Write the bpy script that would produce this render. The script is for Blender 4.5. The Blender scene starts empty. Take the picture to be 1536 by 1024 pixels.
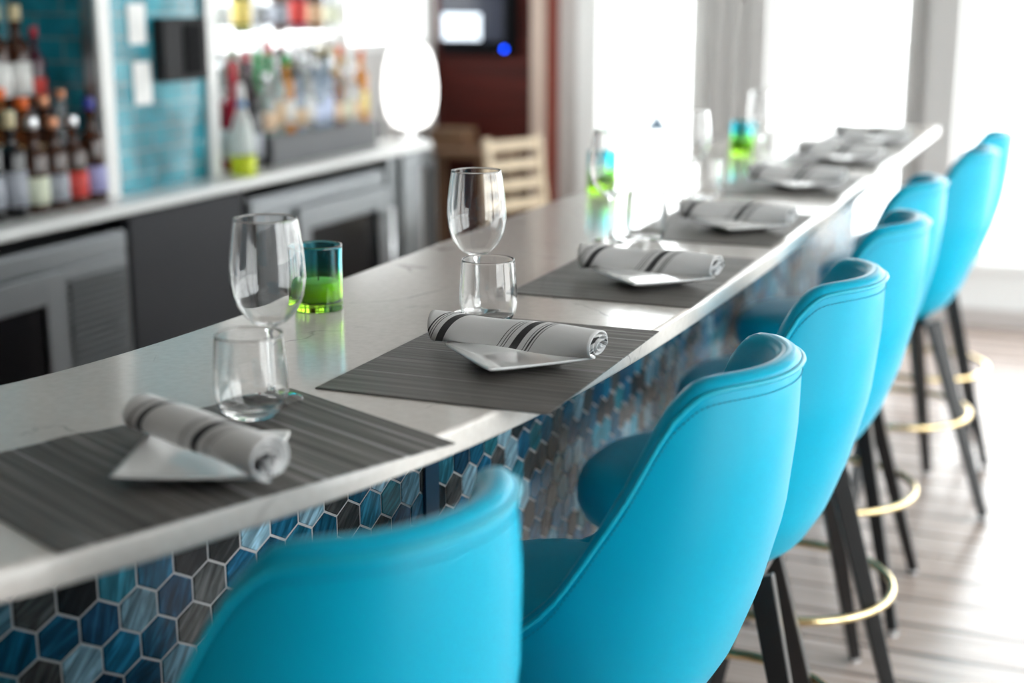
import bpy, bmesh, math, random
import numpy as np
from mathutils import Vector, Matrix
random.seed(7)
scn = bpy.context.scene
col = scn.collection
PI = math.pi
R = math.radians

# ------------------------------------------------------------------ helpers
def link(name, me, mat=None, parent=None, smooth=False, loc=None, rz=None):
    o = bpy.data.objects.new(name, me)
    col.objects.link(o)
    if mat is not None and len(me.materials) == 0:
        me.materials.append(mat)
    if parent is not None:
        o.parent = parent
    if smooth:
        me.polygons.foreach_set('use_smooth', [True] * len(me.polygons))
    if loc is not None: o.location = loc
    if rz is not None: o.rotation_euler.z = rz
    return o

def tag(o, label=None, cat=None, group=None, kind=None):
    if label: o['label'] = label
    if cat: o['category'] = cat
    if group: o['group'] = group
    if kind: o['kind'] = kind
    return o

def empty(name, loc=(0, 0, 0), rz=0):
    o = bpy.data.objects.new(name, None)
    col.objects.link(o)
    o.empty_display_size = .05
    o.location = loc
    o.rotation_euler.z = rz
    return o

def thing(name, label, cat, loc=(0, 0, 0), rz=0, group=None):
    return tag(empty(name, loc, rz), label, cat, group)

def copy_tree(o, parent=None):
    c = o.copy()
    col.objects.link(c)
    if parent is not None: c.parent = parent
    for ch in list(o.children):
        copy_tree(ch, c)
    return c

class MB:
    """collects primitive shapes into one mesh"""
    def __init__(s): s.v = []; s.f = []
    def add(s, v, f):
        n = len(s.v); s.v += [tuple(p) for p in v]; s.f += [tuple(i + n for i in q) for q in f]
    def box(s, x0, x1, y0, y1, z0, z1):
        v = [(x, y, z) for x in (x0, x1) for y in (y0, y1) for z in (z0, z1)]
        s.add(v, [(0, 1, 3, 2), (4, 6, 7, 5), (0, 4, 5, 1), (2, 3, 7, 6), (0, 2, 6, 4), (1, 5, 7, 3)])
        return s
    def beam(s, a, b, w0, w1=None, up=(0, 1, 0), d0=None, d1=None):
        w1 = w0 if w1 is None else w1; d0 = w0 if d0 is None else d0; d1 = w1 if d1 is None else d1
        a = Vector(a); b = Vector(b); t = (b - a).normalized()
        u = Vector(up).cross(t).normalized(); w = t.cross(u)
        v = [a + u * i * w0 + w * j * d0 for i, j in ((-.5, -.5), (.5, -.5), (.5, .5), (-.5, .5))]
        v += [b + u * i * w1 + w * j * d1 for i, j in ((-.5, -.5), (.5, -.5), (.5, .5), (-.5, .5))]
        s.add(v, [(3, 2, 1, 0), (4, 5, 6, 7), (0, 1, 5, 4), (1, 2, 6, 5), (2, 3, 7, 6), (3, 0, 4, 7)])
        return s
    def tube(s, pts, r, n=10, closed=False):
        pts = [Vector(p) for p in pts]; m = len(pts); rings = []
        prev = None
        for i, p in enumerate(pts):
            if closed: t = (pts[(i + 1) % m] - pts[i - 1]).normalized()
            else: t = (pts[min(i + 1, m - 1)] - pts[max(i - 1, 0)]).normalized()
            if prev is None:
                a = Vector((0, 0, 1)) if abs(t.z) < .9 else Vector((1, 0, 0))
                u = t.cross(a).normalized()
            else:
                u = (prev - t * prev.dot(t)).normalized()
            prev = u; w = t.cross(u)
            rr = r[i] if hasattr(r, '__len__') else r
            rings.append([p + (u * math.cos(2 * PI * k / n) + w * math.sin(2 * PI * k / n)) * rr for k in range(n)])
        v = [q for ring in rings for q in ring]; f = []
        for i in range(m if closed else m - 1):
            j = (i + 1) % m
            for k in range(n):
                l = (k + 1) % n
                f.append((i * n + k, i * n + l, j * n + l, j * n + k))
        if not closed:
            f.append(tuple(range(n))[::-1]); f.append(tuple((m - 1) * n + k for k in range(n)))
        s.add(v, f); return s
    def lathe(s, prof, n=32, c=(0, 0, 0), cap0=False, cap1=False, sx=1, sy=1):
        v = []; f = []
        for r, z in prof:
            for k in range(n):
                a = 2 * PI * k / n
                v.append((c[0] + r * math.cos(a) * sx, c[1] + r * math.sin(a) * sy, c[2] + z))
        for i in range(len(prof) - 1):
            for k in range(n):
                l = (k + 1) % n
                f.append((i * n + k, i * n + l, (i + 1) * n + l, (i + 1) * n + k))
        if cap0: f.append(tuple(range(n))[::-1])
        if cap1: f.append(tuple((len(prof) - 1) * n + k for k in range(n)))
        s.add(v, f); return s
    def mesh(s, name, bevel=0, seg=2, recalc=True, weld=True):
        me = bpy.data.meshes.new(name)
        me.from_pydata(s.v, [], s.f)
        bm = bmesh.new(); bm.from_mesh(me)
        if weld: bmesh.ops.remove_doubles(bm, verts=bm.verts, dist=1e-6)
        if recalc: bmesh.ops.recalc_face_normals(bm, faces=bm.faces)
        if bevel:
            es = [e for e in bm.edges if len(e.link_faces) == 2 and e.calc_face_angle(0) > .6]
            bmesh.ops.bevel(bm, geom=es, offset=bevel, segments=seg, profile=.5, affect='EDGES', clamp_overlap=True)
        bm.to_mesh(me); bm.free()
        return me
    def build(s, name, mat, parent=None, bevel=0, smooth=False, seg=2, **k):
        me = s.mesh(name, bevel, seg, **k)
        return link(name, me, mat, parent, smooth)

def smooth_table(pts, sig=3, n=200):
    pts = sorted(pts)
    xs = np.array([p[0] for p in pts]); ys = np.array([p[1] for p in pts])
    X = np.linspace(xs[0], xs[-1], n); Yv = np.interp(X, xs, ys)
    k = np.exp(-.5 * (np.arange(-3 * sig, 3 * sig + 1) / sig) ** 2); k /= k.sum()
    lead = Yv[0] - (Yv[1] - Yv[0]) * np.arange(3 * sig, 0, -1)
    tail = Yv[-1] + (Yv[-1] - Yv[-2]) * np.arange(1, 3 * sig + 1)
    Ys = np.convolve(np.concatenate([lead, Yv, tail]), k, 'valid')
    return lambda x: float(np.interp(x, X, Ys))

# ------------------------------------------------------------------ materials
def nt(name):
    m = bpy.data.materials.new(name); m.use_nodes = True
    t = m.node_tree
    return m, t, t.nodes['Principled BSDF']

def mat(name, rgb, rough=.5, metal=0, spec=.5, coat=0, coat_r=.05, trans=0, ior=1.45, emit=None, es=0, bump=0, bscale=200, vary=0, vscale=5, subs=0):
    m, t, b = nt(name)
    b.inputs['Base Color'].default_value = (*rgb, 1)
    b.inputs['Roughness'].default_value = rough
    b.inputs['Metallic'].default_value = metal
    b.inputs['Specular IOR Level'].default_value = spec
    b.inputs['Coat Weight'].default_value = coat
    b.inputs['Coat Roughness'].default_value = coat_r
    b.inputs['Transmission Weight'].default_value = trans
    b.inputs['IOR'].default_value = ior
    if emit:
        b.inputs['Emission Color'].default_value = (*emit, 1); b.inputs['Emission Strength'].default_value = es
    tc = t.nodes.new('ShaderNodeTexCoord')
    if vary:
        n = t.nodes.new('ShaderNodeTexNoise'); n.inputs['Scale'].default_value = vscale; n.inputs['Detail'].default_value = 4
        t.links.new(tc.outputs['Object'], n.inputs['Vector'])
        mx = t.nodes.new('ShaderNodeMix'); mx.data_type = 'RGBA'
        mx.inputs[6].default_value = (*[c * (1 - vary) for c in rgb], 1); mx.inputs[7].default_value = (*[min(1, c * (1 + vary)) for c in rgb], 1)
        t.links.new(n.outputs['Fac'], mx.inputs[0]); t.links.new(mx.outputs[2], b.inputs['Base Color'])
    if bump:
        n = t.nodes.new('ShaderNodeTexNoise'); n.inputs['Scale'].default_value = bscale; n.inputs['Detail'].default_value = 3
        t.links.new(tc.outputs['Object'], n.inputs['Vector'])
        bp = t.nodes.new('ShaderNodeBump'); bp.inputs['Strength'].default_value = bump; bp.inputs['Distance'].default_value = .001
        t.links.new(n.outputs['Fac'], bp.inputs['Height']); t.links.new(bp.outputs['Normal'], b.inputs['Normal'])
    return m

def N(t, typ, **kw):
    n = t.nodes.new(typ)
    for k, v in kw.items(): setattr(n, k, v)
    return n

def math_node(t, op, a, b=None, c=None):
    n = t.nodes.new('ShaderNodeMath'); n.operation = op
    for i, v in enumerate((a, b, c)):
        if v is None: continue
        if isinstance(v, (int, float)): n.inputs[i].default_value = v
        else: t.links.new(v, n.inputs[i])
    return n.outputs[0]

def ramp(t, fac, stops, interp='LINEAR'):
    r = t.nodes.new('ShaderNodeValToRGB'); r.color_ramp.interpolation = interp
    e = r.color_ramp.elements
    while len(e) > 1: e.remove(e[-1])
    e[0].position = stops[0][0]; e[0].color = (*stops[0][1], 1)
    for p, c in stops[1:]:
        x = e.new(p); x.color = (*c, 1)
    t.links.new(fac, r.inputs[0])
    return r.outputs[0]

M = {}
M['blue_vinyl'] = mat('turquoise_vinyl', (.0, .345, .515), .33, spec=.20, coat=.0, coat_r=.2, bump=.12, bscale=420)
M['blue_piping'] = mat('turquoise_piping', (.0, .36, .50), .32, spec=.4)
M['thread'] = mat('teal_thread', (.0, .22, .31), .7)
M['black_wood'] = mat('black_lacquered_wood', (.012, .011, .011), .32, spec=.5)
M['gold'] = mat('brass', (.80, .62, .34), .16, metal=1)
M['black_metal'] = mat('black_metal', (.015, .015, .016), .4)
M['foot'] = mat('grey_glide', (.55, .55, .55), .35, metal=.6)
M['white_paint'] = mat('white_paint', (.80, .80, .79), .45)
M['ceiling_white'] = mat('ceiling_paint', (.55, .54, .52), .8)
M['grey_paint'] = mat('grey_paint', (.50, .49, .48), .5)
M['warm_grey'] = mat('warm_grey_paint', (.52, .48, .46), .55)
M['near_wall'] = mat('taupe_wall', (.26, .24, .23), .8)
M['porcelain'] = mat('white_porcelain', (.80, .80, .79), .12, spec=.5, coat=.4)
M['steel'] = mat('brushed_steel', (.19, .20, .21), .36, metal=1, vary=.06, vscale=30)
M['steel_dark'] = mat('grey_trim_steel', (.30, .31, .33), .35, metal=1)  # dark grey metal of the pier's corner trim
M['chrome'] = mat('chrome', (.85, .86, .87), .08, metal=1)
M['dark_glass'] = mat('dark_fridge_glass', (.002, .002, .003), .2, spec=.12)
M['charcoal'] = mat('charcoal_cabinet', (.018, .019, .024), .55, spec=.25, vary=.08, vscale=12)
M['riser'] = mat('grey_riser', (.075, .078, .085), .5)
M['black'] = mat('matte_black', (.003, .003, .004), .6, spec=.05)
M['screen'] = mat('display_panel', (.01, .012, .02), .15, emit=(.012, .02, .05), es=.25)
M['screen_lit'] = mat('lit_display_window', (.7, .8, .9), .3, emit=(.80, .88, 1.0), es=.5)
M['led'] = mat('blue_indicator_light', (0, .05, .9), .3, emit=(.0, .06, 1.0), es=6)
M['pine'] = mat('pale_wood', (.70, .58, .42), .5, vary=.12, vscale=14)
M['brown_wood'] = mat('brown_wood', (.16, .09, .05), .45, vary=.25, vscale=9)
M['red_trim'] = mat('red_painted_wood', (.23, .045, .028), .5)
M['post_wood'] = mat('pale_post_wood', (.55, .43, .36), .55)
M['opal'] = mat('glowing_white_glass', (.9, .9, .9), .2, emit=(1, .99, .96), es=1.6)  # white glass with a glow put into the material
M['wax'] = mat('wax', (.85, .83, .72), .5)
M['wick'] = mat('wick', (.02, .02, .02), .8)
M['glass'] = mat('clear_glass', (1, 1, 1), 0, trans=1, ior=1.5)
M['deck'] = mat('pale_deck', (.75, .74, .72), .7)

# quartz counter with thin veins
m, t, b = nt('greige_quartz'); M['quartz'] = m
tc = N(t, 'ShaderNodeTexCoord')
n1 = N(t, 'ShaderNodeTexNoise'); n1.inputs['Scale'].default_value = 2.3; n1.inputs['Detail'].default_value = 8; n1.inputs['Distortion'].default_value = 1.1
t.links.new(tc.outputs['Object'], n1.inputs['Vector'])
v1 = math_node(t, 'ABSOLUTE', math_node(t, 'SUBTRACT', n1.outputs['Fac'], .52))
vein = ramp(t, v1, [(0, (1, 1, 1)), (.0035, (.6, .6, .6)), (.010, (0, 0, 0))])
n2 = N(t, 'ShaderNodeTexNoise'); n2.inputs['Scale'].default_value = 7; n2.inputs['Detail'].default_value = 5
t.links.new(tc.outputs['Object'], n2.inputs['Vector'])
msk = ramp(t, n2.outputs['Fac'], [(.50, (0, 0, 0)), (.66, (.8, .8, .8))])
vm = math_node(t, 'MULTIPLY', vein, msk)
n3 = N(t, 'ShaderNodeTexNoise'); n3.inputs['Scale'].default_value = 90; n3.inputs['Detail'].default_value = 3
t.links.new(tc.outputs['Object'], n3.inputs['Vector'])
base = ramp(t, n3.outputs['Fac'], [(.3, (.64, .60, .56)), (.7, (.70, .66, .62))])
mx = N(t, 'ShaderNodeMix', data_type='RGBA'); t.links.new(vm, mx.inputs[0]); t.links.new(base, mx.inputs[6]); mx.inputs[7].default_value = (.20, .18, .17, 1)
t.links.new(mx.outputs[2], b.inputs['Base Color'])
b.inputs['Roughness'].default_value = .13; b.inputs['Specular IOR Level'].default_value = .5
M['counter_edge'] = M['quartz']
M['back_top'] = mat('white_stone_top', (.72, .73, .72), .22, vary=.03)

# woven placemat: fine stripes across the short side (vary along local Y)
def placemat_mat(name, contrast):
    m, t, b = nt(name)
    tc = N(t, 'ShaderNodeTexCoord'); sp = N(t, 'ShaderNodeSeparateXYZ'); t.links.new(tc.outputs['Object'], sp.inputs[0])
    def stripes(sc, off):
        c = N(t, 'ShaderNodeCombineXYZ')
        t.links.new(math_node(t, 'MULTIPLY', sp.outputs['X'], 1.2), c.inputs[0]); t.links.new(math_node(t, 'MULTIPLY', sp.outputs['Y'], sc), c.inputs[1]); c.inputs[2].default_value = off
        n = N(t, 'ShaderNodeTexNoise'); n.inputs['Scale'].default_value = 1; n.inputs['Detail'].default_value = 2; n.inputs['Roughness'].default_value = .6
        t.links.new(c.outputs[0], n.inputs['Vector']); return n.outputs['Fac']
    a = stripes(520, 0); bb = stripes(90, 7); cc = stripes(95, 31)
    s = math_node(t, 'ADD', math_node(t, 'MULTIPLY', a, .45), math_node(t, 'MULTIPLY', bb, .55))
    d = contrast
    c1 = ramp(t, s, [(.36, (.050 * (1 - d), .044 * (1 - d), .039 * (1 - d))), (.50, (.088, .079, .072)), (.64, (.17 + .1 * d, .158 + .1 * d, .148 + .1 * d))])
    hi = ramp(t, cc, [(.60, (0, 0, 0)), (.65, (1, 1, 1))])
    mx = N(t, 'ShaderNodeMix', data_type='RGBA'); t.links.new(math_node(t, 'MULTIPLY', hi, .22 + .55 * d), mx.inputs[0]); t.links.new(c1, mx.inputs[6]); mx.inputs[7].default_value = (.42, .42, .42, 1)
    t.links.new(mx.outputs[2], b.inputs['Base Color'])
    b.inputs['Roughness'].default_value = .5; b.inputs['Specular IOR Level'].default_value = .35
    w = N(t, 'ShaderNodeTexWave'); w.wave_type = 'BANDS'; w.bands_direction = 'X'; w.inputs['Scale'].default_value = 160; w.inputs['Distortion'].default_value = .5
    t.links.new(tc.outputs['Object'], w.inputs['Vector'])
    h = math_node(t, 'ADD', math_node(t, 'MULTIPLY', w.outputs['Fac'], .35), a)
    bp = N(t, 'ShaderNodeBump'); bp.inputs['Strength'].default_value = .5; bp.inputs['Distance'].default_value = .0012
    t.links.new(h, bp.inputs['Height']); t.links.new(bp.outputs['Normal'], b.inputs['Normal'])
    return m
M['placemat'] = placemat_mat('woven_grey_vinyl', .25)
M['placemat_bold'] = placemat_mat('woven_grey_vinyl_bold_stripe', .8)

# striped napkin cloth, driven by its own UVs (u along the roll, v around it, metres)
def napkin_mat(name, groups, slant):
    m, t, b = nt(name)
    uv = N(t, 'ShaderNodeUVMap'); sp = N(t, 'ShaderNodeSeparateXYZ'); t.links.new(uv.outputs[0], sp.inputs[0])
    s = math_node(t, 'ADD', sp.outputs['X'], math_node(t, 'MULTIPLY', sp.outputs['Y'], slant))
    s = math_node(t, 'ADD', s, .05)
    s = math_node(t, 'MULTIPLY', s, 3.0)                       # 0 .. 0.333 m -> 0 .. 1
    W = (.76, .75, .745); K = (.055, .052, .055)
    st = [(0, W)]
    for g0, kind in groups:
        segs = {'a': [(0, .0015), (.0045, .006), (.009, .0105), (.018, .030)],
                'b': [(0, .0015), (.0045, .006), (.009, .0105), (.018, .030), (.0375, .039), (.042, .0435), (.0465, .048)],
                'c': [(0, .013)], 'd': [(0, .010), (.018, .031)]}[kind]
        for p, q in segs:
            st.append(((g0 + p) * 3, K)); st.append(((g0 + q) * 3, W))
    c = ramp(t, s, st, 'CONSTANT')
    t.links.new(c, b.inputs['Base Color'])
    b.inputs['Roughness'].default_value = .9; b.inputs['Specular IOR Level'].default_value = .15; b.inputs['Sheen Weight'].default_value = .2
    tc = N(t, 'ShaderNodeTexCoord')
    n = N(t, 'ShaderNodeTexNoise'); n.inputs['Scale'].default_value = 25; n.inputs['Detail'].default_value = 3
    t.links.new(tc.outputs['Object'], n.inputs['Vector'])
    bp = N(t, 'ShaderNodeBump'); bp.inputs['Strength'].default_value = .35; bp.inputs['Distance'].default_value = .004
    t.links.new(n.outputs['Fac'], bp.inputs['Height']); t.links.new(bp.outputs['Normal'], b.inputs['Normal'])
    return m
M['napkin_fine'] = napkin_mat('striped_napkin', [(.134, 'a'), (.247, 'b')], .70)
M['napkin_broad'] = napkin_mat('striped_napkin_broad', [(.140, 'a'), (.240, 'b')], .65)

# hexagonal glass mosaic: colour and streak direction come from the tile's own attributes
m, t, b = nt('streaked_glass_tile'); M['hex'] = m
at = N(t, 'ShaderNodeAttribute', attribute_name='tile_color'); uv = N(t, 'ShaderNodeUVMap')
n = N(t, 'ShaderNodeTexNoise'); n.inputs['Scale'].default_value = 1.0; n.inputs['Detail'].default_value = 5; n.inputs['Distortion'].default_value = .6
t.links.new(uv.outputs[0], n.inputs['Vector'])
f1 = ramp(t, n.outputs['Fac'], [(.34, (.5, .5, .5)), (.52, (1, 1, 1)), (.68, (2.0, 2.0, 2.0))])
vm = N(t, 'ShaderNodeMix', data_type='RGBA', blend_type='MULTIPLY'); vm.inputs[0].default_value = 1
t.links.new(at.outputs['Color'], vm.inputs[6]); t.links.new(f1, vm.inputs[7])
t.links.new(vm.outputs[2], b.inputs['Base Color'])
b.inputs['Roughness'].default_value = .27; b.inputs['Specular IOR Level'].default_value = .3
M['grout'] = mat('grey_grout', (.50, .49, .49), .8)
M['navy'] = mat('navy_tile_strip', (.015, .05, .10), .3)

# teal glass subway tile
def brick_mat(name, c1, c2, mortar, mapping_rot, bw=.20, rh=.0745):
    m, t, b = nt(name)
    tc = N(t, 'ShaderNodeTexCoord'); sp = N(t, 'ShaderNodeSeparateXYZ'); t.links.new(tc.outputs['Object'], sp.inputs[0])
    c = N(t, 'ShaderNodeCombineXYZ')
    t.links.new(math_node(t, 'ADD', sp.outputs['X'], sp.outputs['Y']), c.inputs[0]); t.links.new(sp.outputs['Z'], c.inputs[1])
    br = N(t, 'ShaderNodeTexBrick'); br.inputs['Scale'].default_value = 1
    br.inputs['Brick Width'].default_value = bw; br.inputs['Row Height'].default_value = rh; br.inputs['Mortar Size'].default_value = .003
    br.inputs['Color1'].default_value = (*c1, 1); br.inputs['Color2'].default_value = (*c2, 1); br.inputs['Mortar'].default_value = (*mortar, 1)
    t.links.new(c.outputs[0], br.inputs['Vector'])
    n = N(t, 'ShaderNodeTexNoise'); n.inputs['Scale'].default_value = 9; n.inputs['Detail'].default_value = 4; t.links.new(tc.outputs['Object'], n.inputs['Vector'])
    f1 = ramp(t, n.outputs['Fac'], [(.35, (.7, .7, .7)), (.65, (1.4, 1.4, 1.4))])
    vm = N(t, 'ShaderNodeMix', data_type='RGBA', blend_type='MULTIPLY'); vm.inputs[0].default_value = 1
    t.links.new(br.outputs['Color'], vm.inputs[6]); t.links.new(f1, vm.inputs[7]); t.links.new(vm.outputs[2], b.inputs['Base Color'])
    b.inputs['Roughness'].default_value = .12
    return m
M['subway'] = brick_mat('teal_glass_tile', (.015, .20, .27), (.03, .25, .32), (.22, .32, .34), 0)

# wood floor: planks run across the bar (along X), seams dark
m, t, b = nt('worn_plank_floor'); M['floor'] = m
tc = N(t, 'ShaderNodeTexCoord'); sp = N(t, 'ShaderNodeSeparateXYZ'); t.links.new(tc.outputs['Object'], sp.inputs[0])
br = N(t, 'ShaderNodeTexBrick'); br.inputs['Scale'].default_value = 1; br.offset = .37
br.inputs['Brick Width'].default_value = 1.9; br.inputs['Row Height'].default_value = .165; br.inputs['Mortar Size'].default_value = .009; br.inputs['Mortar Smooth'].default_value = .3
br.inputs['Color1'].default_value = (.36, .28, .24, 1); br.inputs['Color2'].default_value = (.46, .38, .34, 1); br.inputs['Mortar'].default_value = (.09, .06, .05, 1)
t.links.new(tc.outputs['Object'], br.inputs['Vector'])
c = N(t, 'ShaderNodeCombineXYZ'); t.links.new(math_node(t, 'MULTIPLY', sp.outputs['X'], 3), c.inputs[0]); t.links.new(math_node(t, 'MULTIPLY', sp.outputs['Y'], 45), c.inputs[1])
n = N(t, 'ShaderNodeTexNoise'); n.inputs['Scale'].default_value = 1; n.inputs['Detail'].default_value = 5; t.links.new(c.outputs[0], n.inputs['Vector'])
f1 = ramp(t, n.outputs['Fac'], [(.3, (.65, .65, .65)), (.7, (1.35, 1.35, 1.35))])
vm = N(t, 'ShaderNodeMix', data_type='RGBA', blend_type='MULTIPLY'); vm.inputs[0].default_value = 1
t.links.new(br.outputs['Color'], vm.inputs[6]); t.links.new(f1, vm.inputs[7]); t.links.new(vm.outputs[2], b.inputs['Base Color'])
b.inputs['Roughness'].default_value = .26; b.inputs['Specular IOR Level'].default_value = .5
bp = N(t, 'ShaderNodeBump'); bp.inputs['Strength'].default_value = .4; bp.inputs['Distance'].default_value = .003
t.links.new(br.outputs['Fac'], bp.inputs['Height']); bp.invert = True; t.links.new(bp.outputs['Normal'], b.inputs['Normal'])

# dark red stained boards
m, t, b = nt('red_stained_boards'); M['redwood'] = m
tc = N(t, 'ShaderNodeTexCoord'); mp = N(t, 'ShaderNodeMapping'); mp.inputs['Scale'].default_value = (2, 2, 30)
t.links.new(tc.outputs['Object'], mp.inputs['Vector'])
n = N(t, 'ShaderNodeTexNoise'); n.inputs['Scale'].default_value = 1; n.inputs['Detail'].default_value = 4; t.links.new(mp.outputs[0], n.inputs['Vector'])
t.links.new(ramp(t, n.outputs['Fac'], [(.3, (.035, .006, .004)), (.7, (.085, .012, .008))]), b.inputs['Base Color'])
b.inputs['Roughness'].default_value = .5; b.inputs['Specular IOR Level'].default_value = .2

# window pane: clear with fresnel reflection
m = bpy.data.materials.new('window_pane_glass'); m.use_nodes = True; t = m.node_tree; t.nodes.clear()
o_ = N(t, 'ShaderNodeOutputMaterial'); tr = N(t, 'ShaderNodeBsdfTransparent'); gl = N(t, 'ShaderNodeBsdfGlossy'); gl.inputs['Roughness'].default_value = 0
lw = N(t, 'ShaderNodeLayerWeight'); lw.inputs[0].default_value = .5; ms = N(t, 'ShaderNodeMixShader')
tr.inputs['Color'].default_value = (.96, .98, .98, 1)
t.links.new(math_node(t, 'ADD', math_node(t, 'MULTIPLY', math_node(t, 'POWER', lw.outputs['Facing'], 5), .9), .04), ms.inputs[0]); t.links.new(tr.outputs[0], ms.inputs[1]); t.links.new(gl.outputs[0], ms.inputs[2]); t.links.new(ms.outputs[0], o_.inputs[0])
M['pane'] = m

# blue to green art glass
m, t, b = nt('blue_green_art_glass'); M['candle_glass'] = m
tc = N(t, 'ShaderNodeTexCoord'); sp = N(t, 'ShaderNodeSeparateXYZ'); t.links.new(tc.outputs['Object'], sp.inputs[0])
n = N(t, 'ShaderNodeTexNoise'); n.inputs['Scale'].default_value = 30; t.links.new(tc.outputs['Object'], n.inputs['Vector'])
z = math_node(t, 'ADD', math_node(t, 'MULTIPLY', sp.outputs['Z'], 10), math_node(t, 'MULTIPLY', math_node(t, 'SUBTRACT', n.outputs['Fac'], .5), .25))
t.links.new(ramp(t, z, [(0, (.22, .50, .02)), (.30, (.45, .80, .06)), (.52, (.42, .85, .34)), (.66, (.16, .70, .76)), (1, (.14, .66, .78))]), b.inputs['Base Color'])
b.inputs['Roughness'].default_value = .02; b.inputs['Transmission Weight'].default_value = 1; b.inputs['IOR'].default_value = 1.45

def bottle_glass(name, rgb, tr=.85):
    return mat(name, rgb, .04, trans=tr, ior=1.45, spec=.5)
G = {
 'black': mat('black_bottle_glass', (.006, .006, .008), .08), 'amber': bottle_glass('amber_spirit', (.30, .09, .02), .55),
 'dark_amber': bottle_glass('dark_amber_spirit', (.07, .022, .01), .4), 'clear': bottle_glass('clear_spirit', (.86, .90, .92), .75),
 'green': bottle_glass('green_bottle_glass', (.03, .45, .12), .5), 'orange': bottle_glass('orange_spirit', (.80, .32, .03), .5),
 'red': mat('red_bottle', (.42, .01, .03), .2), 'blueclear': bottle_glass('pale_blue_spirit', (.55, .68, .85), .6),
 'olive': bottle_glass('olive_bottle_glass', (.10, .12, .03), .5), 'purple': bottle_glass('plum_spirit', (.12, .03, .06), .5)}
LB = {k: mat('label_' + k, c, .55) for k, c in dict(white=(.75, .75, .73), cream=(.66, .70, .55), red=(.62, .06, .05), lilac=(.35, .35, .62), grey=(.35, .37, .42), black=(.03, .03, .035), tan=(.62, .45, .28), paleblue=(.60, .68, .88), yellow=(.80, .62, .18), peach=(.75, .55, .38)).items()}
CP = {k: mat('cap_' + k, c, .35, metal=mm) for k, c, mm in (('cork', (.55, .47, .28), 0), ('black', (.02, .02, .02), 0), ('silver', (.7, .7, .72), 1), ('blue', (.02, .03, .32), 0), ('orange', (.75, .13, .01), 0), ('copper', (.55, .25, .14), .6), ('red', (.5, .02, .04), 0), ('white', (.8, .8, .8), 0), ('green', (.02, .4, .1), 0))}

# ------------------------------------------------------------------ camera
cam = bpy.data.cameras.new('camera'); cam.lens = 50; cam.sensor_width = 36; cam.sensor_fit = 'HORIZONTAL'
co = bpy.data.objects.new('camera', cam); col.objects.link(co)
co.location = (0, 0, 1.535); co.rotation_euler = (R(90 - 13.5), 0, R(22))
cam.clip_start = .02; cam.clip_end = 200
cam.dof.use_dof = True; cam.dof.focus_distance = 1.93; cam.dof.aperture_fstop = 2.0
scn.camera = co

# ------------------------------------------------------------------ setting
X0, X1, Y0, Y1, H = -3.30, 1.75, -3.0, 7.10, 2.75
def struct(name, mb, mt, bevel=0, **k):
    o = mb.build(name, mt, None, bevel, **k); o['kind'] = 'structure'; return o
struct('floor', MB().box(X0 - .1, X1 + .1, Y0 - .1, Y1 + .1, -.05, 0), M['floor'])
struct('ceiling', MB().box(X0 - .1, X1 + .1, Y0 - .1, Y1 + .1, H, H + .1), M['ceiling_white'])
struct('ground', MB().box(-40, 40, -40, 60, -.30, -.20), M['deck'])
struct('wall_near', MB().box(X0, X1, Y0 - .1, Y0, 0, H), M['near_wall'])

def window(idx, axis, at, a0, a1, z0, z1, fw=.035, muntins=(), bars=()):
    """a glazed window in the plane axis=at, from a0 to a1 along the other axis"""
    e = empty('window_%d' % idx); e['kind'] = 'structure'
    def bx(mb, p0, p1, q0, q1, d=.03):
        if axis == 'y': mb.box(p0, p1, at - d, at + d, q0, q1)
        else: mb.box(at - d, at + d, p0, p1, q0, q1)
    f = MB()
    bx(f, a0, a0 + fw, z0, z1); bx(f, a1 - fw, a1, z0, z1); bx(f, a0 + fw, a1 - fw, z0, z0 + fw); bx(f, a0 + fw, a1 - fw, z1 - fw, z1)
    for mm in muntins: bx(f, mm - fw / 2, mm + fw / 2, z0 + fw, z1 - fw)
    for mm in bars: bx(f, a0 + fw, a1 - fw, mm - fw / 2, mm + fw / 2, .02)
    f.build('window_frame', M['white_paint'], e)
    p = MB(); bx(p, a0 + fw, a1 - fw, z0 + fw, z1 - fw, .003)
    p.build('pane', M['pane'], e)
    return e

# far wall (perpendicular to the bar)
zs = .30
w = MB(); w.box(-2.38, X1, Y1, Y1 + .16, 0, zs)
w.box(-2.49, X1, Y1, Y1 + .16, 2.5, H)
struct('wall_far', w, M['white_paint'])
struct('trim_1', MB().box(-2.60, -2.49, Y1 - .02, Y1 + .16, 0, H), M['warm_grey'], .004)
struct('trim_2', MB().box(-2.49, -2.375, Y1 - .05, Y1 + .16, 0, H), M['white_paint'], .004)
struct('trim_3', MB().box(-2.665, -2.60, Y1 - .03, Y1 + .16, 0, H), M['red_trim'], .004)
struct('trim_4', MB().box(-2.74, -2.665, Y1 - .06, Y1 + .16, 0, H), M['post_wood'], .004)
pm = MB().box(-1.80, -1.505, Y1 - .06, Y1 + .16, zs, 2.5)
for k in range(3): pm.box(-1.77 + k * .085, -1.715 + k * .085, Y1 - .07, Y1 - .06, zs, 2.5)
struct('trim_5', pm, M['grey_paint'], .003)
struct('trim_6', MB().box(-1.885, -1.80, Y1 - .02, Y1 + .16, zs, 2.5), M['white_paint'], .003)
pm = MB().box(-.825, -.74, Y1 - .03, Y1 + .16, zs, 2.5)
pm.box(-.74, -.595, Y1 - .10, Y1 + .16, zs, 2.5)
struct('trim_7', pm, M['grey_paint'], .006)
struct('trim_8', MB().box(.62, .80, Y1 - .08, Y1 + .16, zs, 2.5), M['grey_paint'], .006)
struct('trim_9', MB().box(-2.38, X1, Y1 - .035, Y1, zs - .03, zs + .012), M['white_paint'], .004)
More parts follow.
